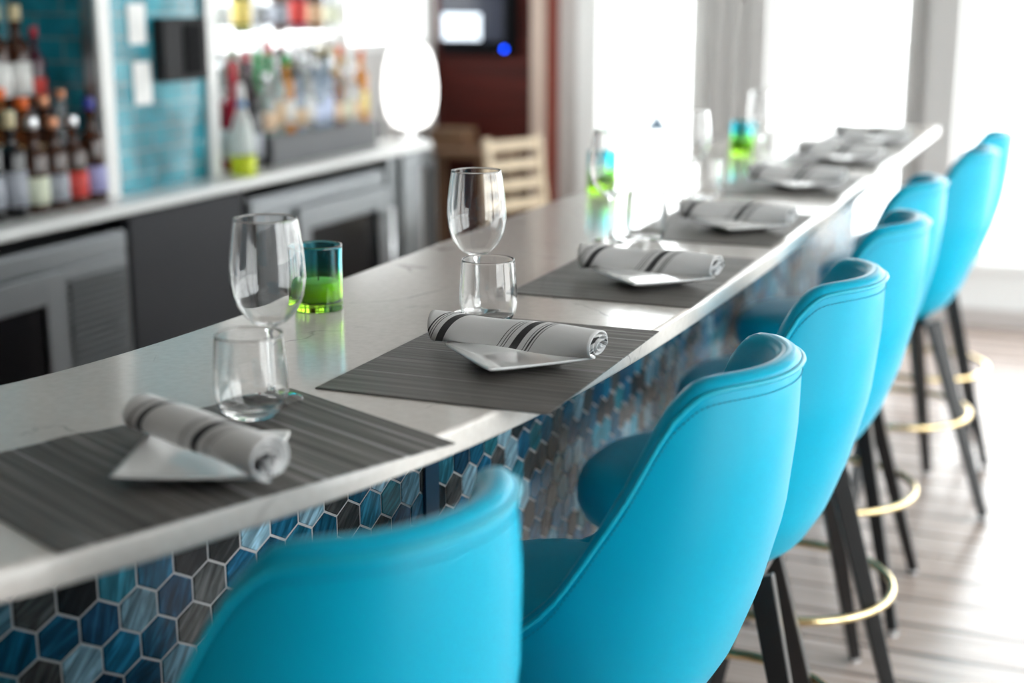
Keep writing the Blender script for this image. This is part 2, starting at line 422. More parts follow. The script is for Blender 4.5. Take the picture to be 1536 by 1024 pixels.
struct('baseboard_far', MB().box(-2.38, X1, Y1 - .03, Y1, 0, .085), M['warm_grey'], .004)
window(1, 'y', Y1 + .10, -2.38, -1.885, zs, 2.5)
window(2, 'y', Y1 + .10, -1.505, -.825, zs, 2.5)
window(3, 'y', Y1 + .10, -.595, .62, zs, 2.5)
window(4, 'y', Y1 + .10, .80, X1, zs, 2.5)
struct('wall_far_red', MB().box(X0, -2.74, Y1 - .04, Y1 + .16, 0, H), M['redwood'])

# right wall with its row of tall windows (out of frame, lights the room)
w = MB(); w.box(X1, X1 + .15, Y0, Y1, 0, .12); w.box(X1, X1 + .15, Y0, Y1, 2.35, H)
edges = [.1, 2.0, 3.7, 5.4, 6.95]
w.box(X1, X1 + .15, Y0, edges[0] - .12, .12, 2.35)
for e in edges: w.box(X1, X1 + .15, e - .07, e + .07, .12, 2.35)
struct('wall_right', w, M['white_paint'])
for i in range(4):
    window(5 + i, 'x', X1 + .08, edges[i] + .07, edges[i + 1] - .07, .12, 2.35, muntins=((edges[i] + edges[i + 1]) / 2,))

# back wall behind the back counter, two windows over the right-hand shelf
w = MB(); w.box(X0 - .14, X0, Y0, 4.45, 0, H); w.box(X0 - .14, X0, 4.45, Y1, 0, 1.29); w.box(X0 - .14, X0, 4.45, Y1, 1.85, H)
w.box(X0 - .14, X0, 5.93, 6.10, 1.29, 1.85); w.box(X0 - .14, X0, 7.06, Y1, 1.29, 1.85)
struct('wall_left', w, M['grey_paint'])
window(10, 'x', X0 - .07, 4.45, 5.93, 1.29, 1.85, muntins=(4.9, 5.42), bars=(1.6,))
window(11, 'x', X0 - .07, 6.10, 7.06, 1.29, 1.85)

# tiled pier between the two bottle shelves
PX, PY0, PY1 = -2.95, 3.78, 4.41
struct('wall_pier', MB().box(X0, PX, PY0, PY1, .91, H), M['subway'])
tm = MB(); tm.box(PX - .045, PX + .006, PY0 - .014, PY0, .9105, H)
struct('trim_10', tm, M['steel_dark'], .002)
struct('trim_11', MB().box(PX, PX + .022, PY0 - .014, PY0 + .05, .9105, H), M['white_paint'], .003)
struct('trim_12', MB().box(PX, PX + .022, PY1 - .045, PY1 + .014, .9105, H), M['white_paint'], .003)
struct('trim_13', MB().box(X0, X0 + .012, 2.0, PY0 - .02, .9105, H), M['subway'])

# ------------------------------------------------------------------ back counter
FX = -2.79
tag(MB().box(X0 + .005, FX, 1.2, 5.93, .875, .91).build('back_counter_top', M['back_top'], None, .006), 'long white stone worktop behind the bar carrying the bottles', 'counter')

def fridge(y0, y1, yd, label, flip=False):
    e = thing('undercounter_fridge', label, 'fridge', (0, 0, 0), 0, 'undercounter fridges')
    xb_ = X0 + .02; xf = FX + .005
    MB().box(xb_, xf, y0, y1, .09, .835).build('body', M['steel'], e, .004)
    MB().box(xb_ + .05, xf - .04, y0 + .02, y1 - .02, .0, .09).build('plinth', M['black'], e)
    MB().box(xf, xf + .012, y0 + .01, y1 - .01, .775, .828).build('top_panel', M['steel'], e, .003)
    a0, a1 = (y0 + .01, yd - .008) if not flip else (yd + .008, y1 - .01)
    d = empty('door'); d.parent = e
    fr = .085
    f = MB(); f.box(xf, xf + .028, a0, a0 + fr, .12, .765); f.box(xf, xf + .028, a1 - fr, a1, .12, .765)
    f.box(xf, xf + .028, a0 + fr, a1 - fr, .675, .765); f.box(xf, xf + .028, a0 + fr, a1 - fr, .12, .20)
    f.build('door_frame', M['steel'], d, .003)
    MB().box(xf, xf + .018, a0 + fr, a1 - fr, .20, .675).build('door_glass', M['dark_glass'], d)
    hy = a1 - .05 if flip else a1 - .045
    h = MB()
    h.tube([(xf + .028, hy, .64), (xf + .065, hy, .64)], .009); h.tube([(xf + .028, hy, .24), (xf + .065, hy, .24)], .009)
    h.tube([(xf + .065, hy, .68), (xf + .065, hy, .20)], .014, 14)
    if flip: h.build('handle', M['chrome'], d, smooth=True)
    b0, b1 = (yd + .008, y1 - .01) if not flip else (y0 + .01, yd - .008)
    g = MB(); g.box(xf, xf + .010, b0, b1, .12, .765)
    z_ = .15
    while z_ < .735:
        g.beam((xf + .016, b0 + .015, z_), (xf + .016, b1 - .015, z_), .010, d0=.013, up=(.5, 0, 1)); z_ += .021
    g.build('louvre_panel', M['steel'], e)
    return e
fridge(2.30, 3.645, 3.325, 'stainless undercounter fridge with black glass door, left below the amber bottles')
fridge(4.35, 5.42, 4.66, 'stainless undercounter fridge with tall chrome bar handle, below the grey riser', True)
c = thing('cabinet', 'plain charcoal cabinet between the two stainless fridges', 'cabinet')
MB().box(X0 + .02, FX - .012, 3.665, 4.335, .09, .872).build('body', M['charcoal'], c)
MB().box(FX - .012, FX + .006, 3.672, 4.325, .10, .866).build('door', M['charcoal'], c, .002)
MB().box(X0 + .07, FX - .05, 3.68, 4.32, 0, .09).build('plinth', M['black'], c)
c = thing('cabinet', 'narrow steel end panel closing the back counter beside the right fridge', 'cabinet')
MB().box(X0 + .02, FX - .01, 5.50, 5.83, .05, .872).build('body', M['steel'], c, .003)
MB().box(FX - .01, FX + .01, 5.60, 5.72, .0, .872).build('leg', M['steel'], c, .003)

# switch plates, wall terminal
def plate(y0, y1, z0, z1, label):
    e = thing('switch_plate', label, 'switch', (PX, (y0 + y1) / 2, (z0 + z1) / 2), 0, 'white switch plates on the tiled pier')
    h, w_ = (z1 - z0) / 2, (y1 - y0) / 2
    MB().box(0, .007, -w_, w_, -h, h).build('cover', M['white_paint'], e, .003)
    MB().box(.007, .011, -w_ * .35, w_ * .35, -h * .55, h * .55).build('rocker', M['white_paint'], e, .001)
plate(3.942, 4.035, 1.392, 1.525, 'upper white switch plate on the teal tiled pier')
plate(3.955, 4.050, 1.195, 1.335, 'lower white switch plate on the teal tiled pier')
e = thing('wall_terminal', 'grey box with a black face mounted on the teal tiles', 'device', (PX, 4.20, 1.37))
MB().box(0, .05, -.13, .13, -.105, .105).build('housing', mat('grey_plastic', (.02, .02, .022), .6, spec=.2), e, .008)
MB().box(.05, .056, -.02, .085, -.085, .085).build('face', M['black'], e, .003)

# ------------------------------------------------------------------ bottles
bottle_meshes = {}
def bottle_parts(shape):
    if shape in bottle_meshes: return bottle_meshes[shape]
    # (radius, height, shoulder_z, neck_r, cap_r, cap_h, label_z0, label_z1)
    r, h, sh, nr, cr, ch, l0, l1 = {
        'round': (.037, .30, .175, .0135, .0155, .035, .028, .105), 'square': (.038, .26, .155, .015, .018, .030, .024, .100),
        'tall': (.034, .33, .215, .013, .015, .045, .04, .14), 'stout': (.041, .235, .13, .016, .021, .034, .03, .09),
        'cork': (.038, .285, .17, .014, .019, .045, .03, .125), 'wine': (.037, .31, .19, .0135, .015, .05, .035, .12)}[shape]
    prof = [(.001, 0), (r * .86, 0), (r * .97, .006), (r, .016), (r, sh * .5), (r, sh)]
    nz = h - ch
    for k in range(1, 7):
        u = k / 6; s_ = u * u * (3 - 2 * u)
        prof.append((r + (nr - r) * s_, sh + (nz - sh) * .42 * u))
    prof += [(nr, nz - .012), (nr * 1.18, nz - .010), (nr * 1.18, nz), (.001, nz)]
    body = MB().lathe(prof, 24).mesh('glass_body'); cap = MB().lathe([(.001, nz), (cr * .92, nz), (cr, nz + .003), (cr, h - .003), (cr * .92, h), (.001, h)], 20).mesh('cap')
    lab = MB().lathe([(r + .0004, l0), (r + .0011, l0), (r + .0011, l1), (r + .0004, l1), (r + .0004, l0)], 24).mesh('label')
    for me in (body, cap, lab): me.polygons.foreach_set('use_smooth', [True] * len(me.polygons))
    bottle_meshes[shape] = (body, cap, lab)
    return bottle_meshes[shape]
mesh_cache = {}
def bottle(x, y, z, shape, glass, lab, cap, label, group, s=1.0):
    e = thing('liquor_bottle', label, 'bottle', (x, y, z + .0006), random.uniform(0, 6), group)
    e.scale = (s, s, s)
    for part, base, mt in zip(('glass_body', 'cap', 'paper_label'), bottle_parts(shape), (G[glass], CP[cap], LB.get(lab))):
        if mt is None: continue
        key = (shape, part, mt.name)
        if key not in mesh_cache:
            me = base.copy(); me.materials.clear(); me.materials.append(mt); mesh_cache[key] = me
        o = bpy.data.objects.new(part, mesh_cache[key]); col.objects.link(o); o.parent = e
    return e
# stepped riser for the left bottles
rs = thing('bottle_riser', 'stepped dark riser holding the two back rows of left-hand bottles', 'shelf')
MB().box(X0 + .013, -2.980, 2.45, 3.74, .9105, 1.01).build('step', M['riser'], rs, .003)
MB().box(X0 + .013, -3.075, 2.45, 3.74, 1.0105, 1.21).build('step', M['riser'], rs, .003)
gl_ = 'bottles on the back counter, left of the tiled pier'
L1 = [(-2.925, 3.225, 'wine', 'black', 'grey', 'black', 'dark bottle cut off by the left edge, front row', 1.0),
      (-2.93, 3.327, 'cork', 'black', 'grey', 'cork', 'black bottle with pale scrawl and cream cap, front row far left', 1.0),
      (-2.935, 3.428, 'square', 'dark_amber', 'cream', 'silver', 'dark bottle with a large cream label, front row', 1.0),
      (-2.935, 3.520, 'square', 'dark_amber', 'grey', 'copper', 'dark bottle with a small grey label, between cream and red labels', .98),
      (-2.935, 3.611, 'square', 'dark_amber', 'red', 'silver', 'dark bottle with a bright red label, front row', .97),
      (-2.935, 3.702, 'round', 'dark_amber', 'lilac', 'blue', 'dark bottle with lilac label and tall blue cap, beside the pier', 1.0)]
L2 = [(-3.030, 3.31, 'cork', 'olive', 'cream', 'cork', 'olive bottle with cream label on the lower riser step, far left', .95),
      (-3.030, 3.41, 'square', 'amber', 'cream', 'orange', 'amber bottle with orange cap on the lower riser step', .95),
      (-3.030, 3.505, 'stout', 'amber', 'tan', 'orange', 'squat amber bottle with orange cap, middle of the lower step', .92),
      (-3.030, 3.60, 'stout', 'dark_amber', 'tan', 'copper', 'squat dark bottle with tan label and copper cap, lower step', .92),
      (-3.030, 3.685, 'square', 'clear', 'grey', 'copper', 'clear bottle with copper cap, right end of lower step', .88)]
L3 = [(-3.125, 3.425, 'stout', 'black', 'white', 'copper', 'dark bottle with copper top and white label on top step', .92),
      (-3.125, 3.518, 'cork', 'dark_amber', 'white', 'cork', 'tall bottle with white label and cork top, top step left', 1.0),
      (-3.125, 3.612, 'cork', 'dark_amber', 'white', 'cork', 'tall bottle with white label and cork top, top step middle', 1.0),
      (-3.125, 3.695, 'round', 'purple', 'red', 'red', 'plum bottle with dull red neck, right end of the top step', .74)]
for a in L1: bottle(a[0], a[1], .91, *a[2:6], a[6], gl_, a[7] * 1.09)
for a in L2: bottle(a[0], a[1], 1.01, *a[2:6], a[6], gl_, a[7] * 1.09)
for a in L3: bottle(a[0], a[1], 1.21, *a[2:6], a[6], gl_, a[7] * 1.09)

rs = thing('bottle_riser', 'long dark grey stepped riser under the right-hand bottles', 'shelf')
MB().box(-3.10, -2.905, 4.74, 5.61, .9105, 1.022).build('step', M['riser'], rs, .004)
MB().box(X0 + .004, -3.10, 4.74, 5.61, .9105, 1.08).build('step', M['riser'], rs, .004)
gr_ = 'bottles on the riser, right of the tiled pier'
fr_ = [('square', 'clear', 'peach', 'silver', 'clear squat bottle with peach label, first on the riser front'), ('tall', 'clear', 'tan', 'white', 'tall clear bottle with tan label, second on the riser front'),
       ('tall', 'orange', 'white', 'green', 'tall bottle white above amber, under the green bottle'), ('square', 'blueclear', 'tan', 'black', 'pale blue bottle with tan label, fourth on riser front'),
       ('tall', 'clear', 'white', 'silver', 'tall clear bottle with white label, middle of riser front'), ('round', 'blueclear', 'paleblue', 'silver', 'pale blue bottle with blue label, riser front'),
       ('tall', 'blueclear', 'paleblue', 'black', 'tall pale blue bottle with black cap, riser front'), ('square', 'amber', 'peach', 'cork', 'amber bottle with peach label and cork, riser front'),
       ('round', 'clear', 'cream', 'cork', 'clear bottle with cream label, near the right end of the riser'), ('square', 'clear', 'peach', 'silver', 'squat clear bottle second from right end of riser'),
       ('tall', 'orange', 'yellow', 'orange', 'amber yellow bottle with orange cap, right end of the riser')]
for i, a in enumerate(fr_): bottle(-2.955, 4.785 + i * .078, 1.022, *a, gr_, .92)
md_ = [('round', 'purple', 'white', 'red', 'dark plum bottle with red cap, behind the left end of the riser'), ('round', 'green', 'green', 'green', 'green bottle standing left of the tall green one'),
       ('tall', 'green', 'green', 'red', 'bright green bottle with a reddish cap on the riser'), ('wine', 'black', 'grey', 'black', 'black wine bottle right of the green bottles'),
       ('wine', 'olive', 'black', 'silver', 'olive bottle with silver cap in middle row'), ('tall', 'clear', 'tan', 'silver', 'clear bottle with tan label in middle row'),
       ('wine', 'black', 'black', 'black', 'black bottle with black label in middle row'), ('round', 'olive', 'cream', 'cork', 'olive bottle with cream label in middle row'),
       ('round', 'clear', 'yellow', 'cork', 'clear bottle with yellow label in middle row'), ('round', 'orange', 'tan', 'orange', 'orange bottle with orange cap in middle row')]
for i, a in enumerate(md_): bottle(-3.05, 4.80 + i * .083, 1.022, *a, gr_, 1.06)
bk_ = [('cork', 'clear', 'white', 'silver', 'clear bottle with white label, left end of the back row'), ('tall', 'olive', 'yellow', 'cork', 'olive and yellow bottle, second in the back row'),
       ('cork', 'clear', 'white', 'silver', 'clear bottle with silver top, third in the back row'), ('tall', 'clear', 'grey', 'white', 'tall clear bottle with grey label in the back row'),
       ('wine', 'purple', 'red', 'red', 'plum bottle with red label and red cap, back row'), ('wine', 'black', 'red', 'red', 'black bottle with red label, back row'),
       ('round', 'dark_amber', 'red', 'silver', 'dark amber bottle with red label, back row'), ('cork', 'clear', 'yellow', 'cork', 'clear bottle with yellow label, back row'),
       ('tall', 'clear', 'cream', 'cork', 'tall clear bottle with cream label, right end of back row')]
for i, a in enumerate(bk_): bottle(-3.17, 4.80 + i * .094, 1.08, *a, gr_, .94)
bottle(-2.975, 4.585, .91, 'wine', 'red', 'white', 'red', 'tall bottle with a red neck and white label, behind spray bottle', gr_, 1.3)
bottle(-2.965, 4.69, .91, 'wine', 'black', 'grey', 'black', 'black wine bottle standing against left end of riser', gr_, 1.12)

gs_ = thing('glass_shelf', 'clear glass shelf in front of the window above the right-hand bottles', 'shelf')
MB().box(X0 + .004, -3.135, 4.50, 5.86, 1.395, 1.405).build('shelf_board', M['glass'], gs_, .001)
for yy in (4.62, 5.2, 5.75): MB().box(X0 + .003, -3.16, yy - .006, yy + .006, 1.372, 1.3945).build('bracket', M['chrome'], gs_)
up_ = [('cork', 'clear', 'white', 'silver', 'clear bottle with silver top, first on the glass shelf'), ('round', 'olive', 'cream', 'cork', 'olive bottle with cream label, second on the glass shelf'),
       ('square', 'clear', 'white', 'white', 'clear bottle with white label, third on the glass shelf'), ('cork', 'olive', 'yellow', 'green', 'olive and yellow bottle on the glass shelf'),
       ('square', 'clear', 'grey', 'silver', 'clear bottle with grey label, middle of the glass shelf'), ('round', 'dark_amber', 'grey', 'black', 'dark bottle with grey label on the glass shelf'),
       ('cork', 'purple', 'red', 'red', 'plum bottle with red label on the glass shelf'), ('round', 'dark_amber', 'tan', 'copper', 'dark amber bottle with tan label on the glass shelf'),
       ('square', 'clear', 'cream', 'cork', 'clear bottle with cream label, right end of glass shelf')]
for i, a in enumerate(up_): bottle(-3.215, 4.60 + i * .148, 1.405, *a, 'bottles on the glass shelf by the window', 1.05)

# squeeze bottle with green juice
e = thing('juice_bottle', 'translucent plastic bottle with yellow green juice and blue collar, beside the tiled pier', 'bottle', (-2.87, 4.475, .9106))
hz = mat('cloudy_plastic', (.80, .86, .84), .35, trans=.35, ior=1.3)
MB().lathe([(.001, .075), (.047, .075), (.046, .10), (.043, .14), (.034, .19), (.022, .225), (.017, .245), (.016, .262), (.001, .262)], 28).build('bottle_body', hz, e, smooth=True)
MB().lathe([(.001, 0), (.044, 0), (.047, .006), (.047, .0749), (.001, .0749)], 28).build('juice', mat('lime_juice', (.62, .72, .02), .35), e, smooth=True)
MB().lathe([(.001, .245), (.0195, .245), (.0195, .268), (.001, .268)], 20).build('collar', mat('blue_collar', (.10, .25, .50), .4), e, smooth=True)
MB().lathe([(.001, .268), (.018, .268), (.016, .30), (.013, .33), (.001, .332)], 20).build('cap', CP['white'], e, smooth=True)

# white glass oval at counter end, glow added to make it bright
e = thing('glowing_glass_oval', 'large white glass oval with added glow on a chrome foot, end of the back counter', 'vessel', (-2.862, 5.855, .9106))
MB().lathe([(.001, .060), (.045, .062), (.08, .078), (.106, .12), (.118, .18), (.120, .25), (.112, .33), (.096, .39), (.074, .425), (.001, .432)], 32).build('glowing_body', M['opal'], e, smooth=True)
MB().lathe([(.001, 0), (.06, 0), (.062, .006), (.05, .014), (.014, .02), (.013, .04), (.03, .059), (.001, .0595)], 28).build('base', M['chrome'], e, smooth=True)

# small steel sink stand past the counter end
e = thing('sink_stand', 'small stainless hand sink stand with chrome tap, past the end of back counter', 'sink', (-3.10, 6.22, 0))
MB().box(-.12, .12, -.14, .14, .74, .86).build('basin', M['steel'], e, .01)
for sx in (-.10, .10):
    for sy in (-.12, .12):
        MB().box(sx - .018, sx + .018, sy - .018, sy + .018, 0, .74).build('leg', M['steel'], e, .003)
MB().tube([(-.10, 0, .86), (-.10, 0, 1.0), (-.08, 0, 1.05), (-.02, 0, 1.07), (.04, 0, 1.04), (.05, 0, .99)], .013, 12).build('tap', M['chrome'], e, smooth=True)

# far corner: screen, table, chair
e = thing('wall_screen', 'black touch screen with a lit white window, on the dark red boards', 'screen', (-3.03, Y1 - .04, 1.455))
MB().box(-.215, .215, -.05, -.002, -.20, .22).build('housing', M['black'], e, .006)
MB().box(-.205, .15, -.053, -.05, -.13, .21).build('display', M['screen'], e)
MB().box(-.195, .022, -.056, -.053, -.125, .010).build('lit_window', M['screen_lit'], e)
il = MB().lathe([(.001, -.002), (.010, -.002), (.010, .002), (.001, .002)], 16).build('indicator_light', M['led'], e)
il.rotation_euler.x = R(90); il.location = (.155, -.0535, -.170); il['label'] = 'small round blue light'
MB().box(-.02, .165, -.052, -.05, -.19, -.15).build('speaker_strip', M['black'], e)

tb = thing('side_table', 'brown wooden table against the dark red boards', 'table', (-3.02, 6.80, 0))
MB().box(-.24, .22, -.22, .22, .755, .79).build('table_top', M['brown_wood'], tb, .004)
for sx in (-.21, .19):
    for sy in (-.19, .19): MB().box(sx - .022, sx + .022, sy - .022, sy + .022, 0, .755).build('leg', M['brown_wood'], tb, .003)
bx_ = thing('wooden_box', 'low brown wooden box standing on the brown table', 'box', (-3.08, 6.80, .7905))
w = MB(); w.box(-.10, .10, -.08, .08, 0, .012); w.box(-.10, -.09, -.08, .08, .012, .085); w.box(.09, .10, -.08, .08, .012, .085); w.box(-.09, .09, -.08, -.07, .012, .085); w.box(-.09, .09, .07, .08, .012, .085)
w.build('box_body', M['brown_wood'], bx_)
MB().box(-.102, .102, -.082, .082, .0855, .095).build('lid', mat('dull_oak', (.22, .14, .08), .5), bx_, .002)

ch = thing('wooden_chair', 'pale wooden slat-back chair near the dark red boards', 'chair', (-2.33, 6.25, 0), R(66))
for sx in (-.17, .17):
    MB().beam((sx, -.17, 0), (sx, -.17, .44), .032).build('leg', M['pine'], ch, .003)
    MB().beam((sx, .17, 0), (sx, .19, .44), .032).build('leg', M['pine'], ch, .003)
    MB().beam((sx, .19, .44), (sx, .26, .90), .032, .028).build('back_post', M['pine'], ch, .003)
for k in range(4):
    z_ = .58 + k * .093; y_ = .19 + (z_ - .44) * .154
    MB().box(-.156, .156, y_ - .008, y_ + .008, z_ - .024, z_ + .024).build('back_slat', M['pine'], ch, .003)
MB().box(-.20, .20, -.20, .20, .4405, .47).build('seat', M['pine'], ch, .006)

# garden lantern outside the left-hand far window
e = thing('garden_lantern', 'small lantern with a grey peaked cap standing outside the far left window', 'lantern', (-2.767, 9.5, -.29))
MB().box(-.03, .03, -.03, .03, 0, .83).build('post', M['white_paint'], e, .003)
MB().lathe([(.001, .83), (.036, .83), (.036, .945), (.001, .945)], 20).build('glass_body', M['glass'], e, smooth=False)
MB().lathe([(.001, .945), (.115, .950), (.085, .975), (.055, 1.010), (.030, 1.045), (.016, 1.075), (.001, 1.085)], 20).build('cap', mat('blue_grey_metal', (.02, .035, .05), .6, spec=.2), e, smooth=True)

# ------------------------------------------------------------------ the bar
front = [(-1.42, .17), (-1.20, .37), (-1.03, .56), (-.90, .737), (-.816, .873), (-.764, .978), (-.706, 1.125), (-.650, 1.300), (-.604, 1.50), (-.576, 1.724), (-.556, 1.987), (-.543, 2.353), (-.535, 2.763), (-.533, 3.3), (-.532, 4.2), (-.532, 5.0), (-.532, 5.64)]
back = [(-1.95, .52), (-1.66, .78), (-1.44, 1.01), (-1.31, 1.18), (-1.232, 1.343), (-1.192, 1.545), (-1.175, 1.818), (-1.172, 2.1), (-1.172, 2.6), (-1.172, 3.4), (-1.172, 4.5), (-1.172, 5.64)]
def resample(pts, n, sm=True):
    P = np.array(pts, float)
    if sm:
        Q = []
        for i in range(len(P) - 1):
            p0 = P[max(i - 1, 0)]; p1 = P[i]; p2 = P[i + 1]; p3 = P[min(i + 2, len(P) - 1)]
            for u in np.linspace(0, 1, 12, endpoint=False):
                Q.append(.5 * ((2 * p1) + (-p0 + p2) * u + (2 * p0 - 5 * p1 + 4 * p2 - p3) * u * u + (-p0 + 3 * p1 - 3 * p2 + p3) * u ** 3))
        Q.append(P[-1]); P = np.array(Q)
    d = np.concatenate([[0], np.cumsum(np.linalg.norm(np.diff(P, axis=0), axis=1))])
    s = np.linspace(0, d[-1], n)
    return np.stack([np.interp(s, d, P[:, 0]), np.interp(s, d, P[:, 1])], 1), d[-1]
F_, lf = resample(front, 150)
for _ in range(6): F_[1:-1] = .25 * F_[:-2] + .5 * F_[1:-1] + .25 * F_[2:]
B_, lb = resample(back, 150)
zt, zb = 1.07, 1.038
def slab(F_, B_, z0, z1):
    m_ = MB(); n = len(F_)
    v = []
    for i in range(n):
        v += [(F_[i][0], F_[i][1], z1), (B_[i][0], B_[i][1], z1), (F_[i][0], F_[i][1], z0), (B_[i][0], B_[i][1], z0)]
    f = []
    for i in range(n - 1):
        a = i * 4; c_ = a + 4
        f += [(a, c_, c_ + 1, a + 1), (a + 2, a + 3, c_ + 3, c_ + 2), (a, a + 2, c_ + 2, c_), (a + 1, c_ + 1, c_ + 3, a + 3)]
    f += [(0, 1, 3, 2), (4 * n - 4, 4 * n - 2, 4 * n - 1, 4 * n - 3)]
    m_.add(v, f); return m_
bar = thing('bar_counter', 'long curved bar counter with pale stone top and hexagonal mosaic front', 'bar counter')
top = slab(F_, B_, zb, zt).build('counter_top', M['quartz'], bar, bevel=.006, seg=3)
for p in top.data.polygons: p.use_smooth = abs(p.normal.z) < .99
top.data.materials[0] = M['quartz']
def offset(P, d):
    T = np.gradient(P, axis=0); T /= np.linalg.norm(T, axis=1)[:, None]
    return P + np.stack([-T[:, 1], T[:, 0]], 1) * d
BF, _ = resample(offset(F_, .29), 260, False)
BB = offset(B_, -.12)
BBr, _ = resample(BB, 260, False)
slab(BF, BBr, 0.0, zb - .0005).build('base', M['grout'], bar)
# mosaic: pointy-top hexagons laid along the base curve
dd = np.concatenate([[0], np.cumsum(np.linalg.norm(np.diff(BF, axis=0), axis=1))]); Lb = dd[-1]
TT = np.gradient(BF, axis=0); TT /= np.linalg.norm(TT, axis=1)[:, None]
def on_curve(u, z, out):
    x = np.interp(u, dd, BF[:, 0]); y = np.interp(u, dd, BF[:, 1]); tx = np.interp(u, dd, TT[:, 0]); ty = np.interp(u, dd, TT[:, 1])
    return (x + ty * out, y - tx * out, z)
HW = .0510; HR = HW / math.sqrt(3); g_ = .0018
STRIP = 1.655
verts = []; faces = []; cols = []; uvs = []
pal = [(.012, .085, .16), (.012, .085, .16), (.01, .11, .20), (.02, .15, .24), (.035, .20, .28), (.012, .055, .11), (.20, .34, .42), (.11, .24, .32), (.018, .019, .021), (.05, .05, .05), (.09, .095, .095), (.012, .10, .18), (.02, .13, .17)]
rr = random.Random(3)
row = 0; z = zb - .01
while z > .02:
    u = .02 + (HW / 2 if row % 2 else 0)
    while u < Lb - .03:
        if True:
            c_ = rr.choice(pal); k = rr.uniform(.55, 1.1); c_ = [min(1, q * k) for q in c_]
            ang = rr.uniform(.5, 1.4); ou = rr.uniform(0, 90)
            b0 = len(verts)
            for (sc, out) in ((1, .0001), (1, .0010), (.96, .0018)):
                for q in range(6):
                    a = PI / 6 + q * PI / 3
                    verts.append(on_curve(u + math.cos(a) * (HR - g_) * sc, min(zb - .001, z + math.sin(a) * (HR - g_) * sc), out))
            fs = [tuple(b0 + 12 + q for q in range(6))]
            for ring in (0, 6):
                for q in range(6): fs.append((b0 + ring + q, b0 + ring + (q + 1) % 6, b0 + ring + 6 + (q + 1) % 6, b0 + ring + 6 + q))
            for f in fs:
                faces.append(f); cols.append(c_)
                for i_ in f:
                    q = (i_ - b0) % 6; a = PI / 6 + q * PI / 3
                    lx, lz = math.cos(a) * HR, math.sin(a) * HR
                    uvs.append(((lx * math.cos(ang) + lz * math.sin(ang)) * 16 + ou, (-lx * math.sin(ang) + lz * math.cos(ang)) * 110 + ou))
        u += HW
    z -= HR * 1.5; row += 1
me = bpy.data.meshes.new('hexagon_mosaic'); me.from_pydata(verts, [], faces)
ul = me.uv_layers.new(name='UVMap'); ul.data.foreach_set('uv', [x for p in uvs for x in p])
ca = me.color_attributes.new('tile_color', 'FLOAT_COLOR', 'CORNER')
cc = []
for p, c_ in zip(me.polygons, cols): cc += [c_[0], c_[1], c_[2], 1.0] * p.loop_total
ca.data.foreach_set('color', cc)
link('hexagon_mosaic', me, M['hex'], bar)
a_ = on_curve(STRIP - .019, 0, 0); b_ = on_curve(STRIP + .019, 0, 0); a2 = on_curve(STRIP - .019, 0, .006); b2 = on_curve(STRIP + .019, 0, .006)
ms_ = MB(); ms_.add([(p[0], p[1], zz) for zz in (.02, zb - .001) for p in (a_, b_, b2, a2)], [(0, 1, 2, 3), (7, 6, 5, 4), (0, 4, 5, 1), (1, 5, 6, 2), (2, 6, 7, 3), (3, 7, 4, 0)])
ms_.build('trim_strip', M['navy'], bar)

# ------------------------------------------------------------------ bar stools
xb = smooth_table([(.595, .05), (.61, .09), (.64, .135), (.70, .172), (.79, .205), (.90, .233), (1.01, .245), (1.115, .248)])
bw = smooth_table([(.595, .09), (.61, .125), (.64, .168), (.70, .203), (.79, .222), (.90, .222), (1.01, .210), (1.115, .190)])
xf = smooth_table([(.595, .09), (.61, .125), (.64, .165), (.70, .195), (.79, .215), (1.115, .22)])
ze = smooth_table([(-.23, .715), (-.16, .725), (-.10, .745), (-.04, .780), (.01, .825), (.05, .885), (.10, .970), (.14, 1.060), (.17, 1.092), (.20, 1.097), (.26, 1.099)], 3, 220)
def plan(phi, z, off=0):
    c_, s_ = math.cos(phi), math.sin(phi); n = 2.15
    A = (xb(z) if c_ >= 0 else xf(z)) - off; Bv = bw(z) - off
    return (math.copysign(abs(c_) ** (2 / n), c_) * A, math.copysign(abs(s_) ** (2 / n), s_) * Bv)
def edge_z(phi):
    z = 1.1
    for _ in range(30): z = .5 * z + .5 * ze(plan(phi, z)[0])
    return z
def stool_shell():
    NP, NV = 96, 26; th = .034
    v = []; f = []; cols_ = []; rim = []; stitch = []
    for i in range(NP):
        ph = 2 * PI * i / NP; zt_ = edge_z(ph); colm = []
        for k in range(NV + 1):
            u = k / NV; z = .597 + (zt_ - .597) * (u ** 1.5 if u < .5 else u ** 1.5)
            x, y = plan(ph, z); colm.append((x, y, z))
        zi = zt_
        rim.append(Vector((*plan(ph, zt_, -.001), zt_ + .001)))
        zs_ = zt_ - .014
        stitch.append(Vector((*plan(ph, zs_, -.0009), zs_)))
        for k in range(1, 7):      # rolled lip
            a = PI * k / 6; off = th * .5 * (1 - math.cos(a)); x, y = plan(ph, zi, off); colm.append((x, y, zi + math.sin(a) * th * .42))
        for k in range(1, 10):     # inner face down to below the cushion
            z = zi + (.672 - zi) * k / 9; x, y = plan(ph, z, th + .012 * math.sin(PI * k / 9)); colm.append((x, y, z))
        cols_.append(colm)
    m_ = len(cols_[0])
    for c_ in cols_: v += c_
    for i in range(NP):
        j = (i + 1) % NP
        for k in range(m_ - 1): f.append((i * m_ + k, j * m_ + k, j * m_ + k + 1, i * m_ + k + 1))
    f.append(tuple(i * m_ for i in range(NP))[::-1]); f.append(tuple(i * m_ + m_ - 1 for i in range(NP)))
    b_ = MB(); b_.add(v, f)
    return b_, rim, stitch
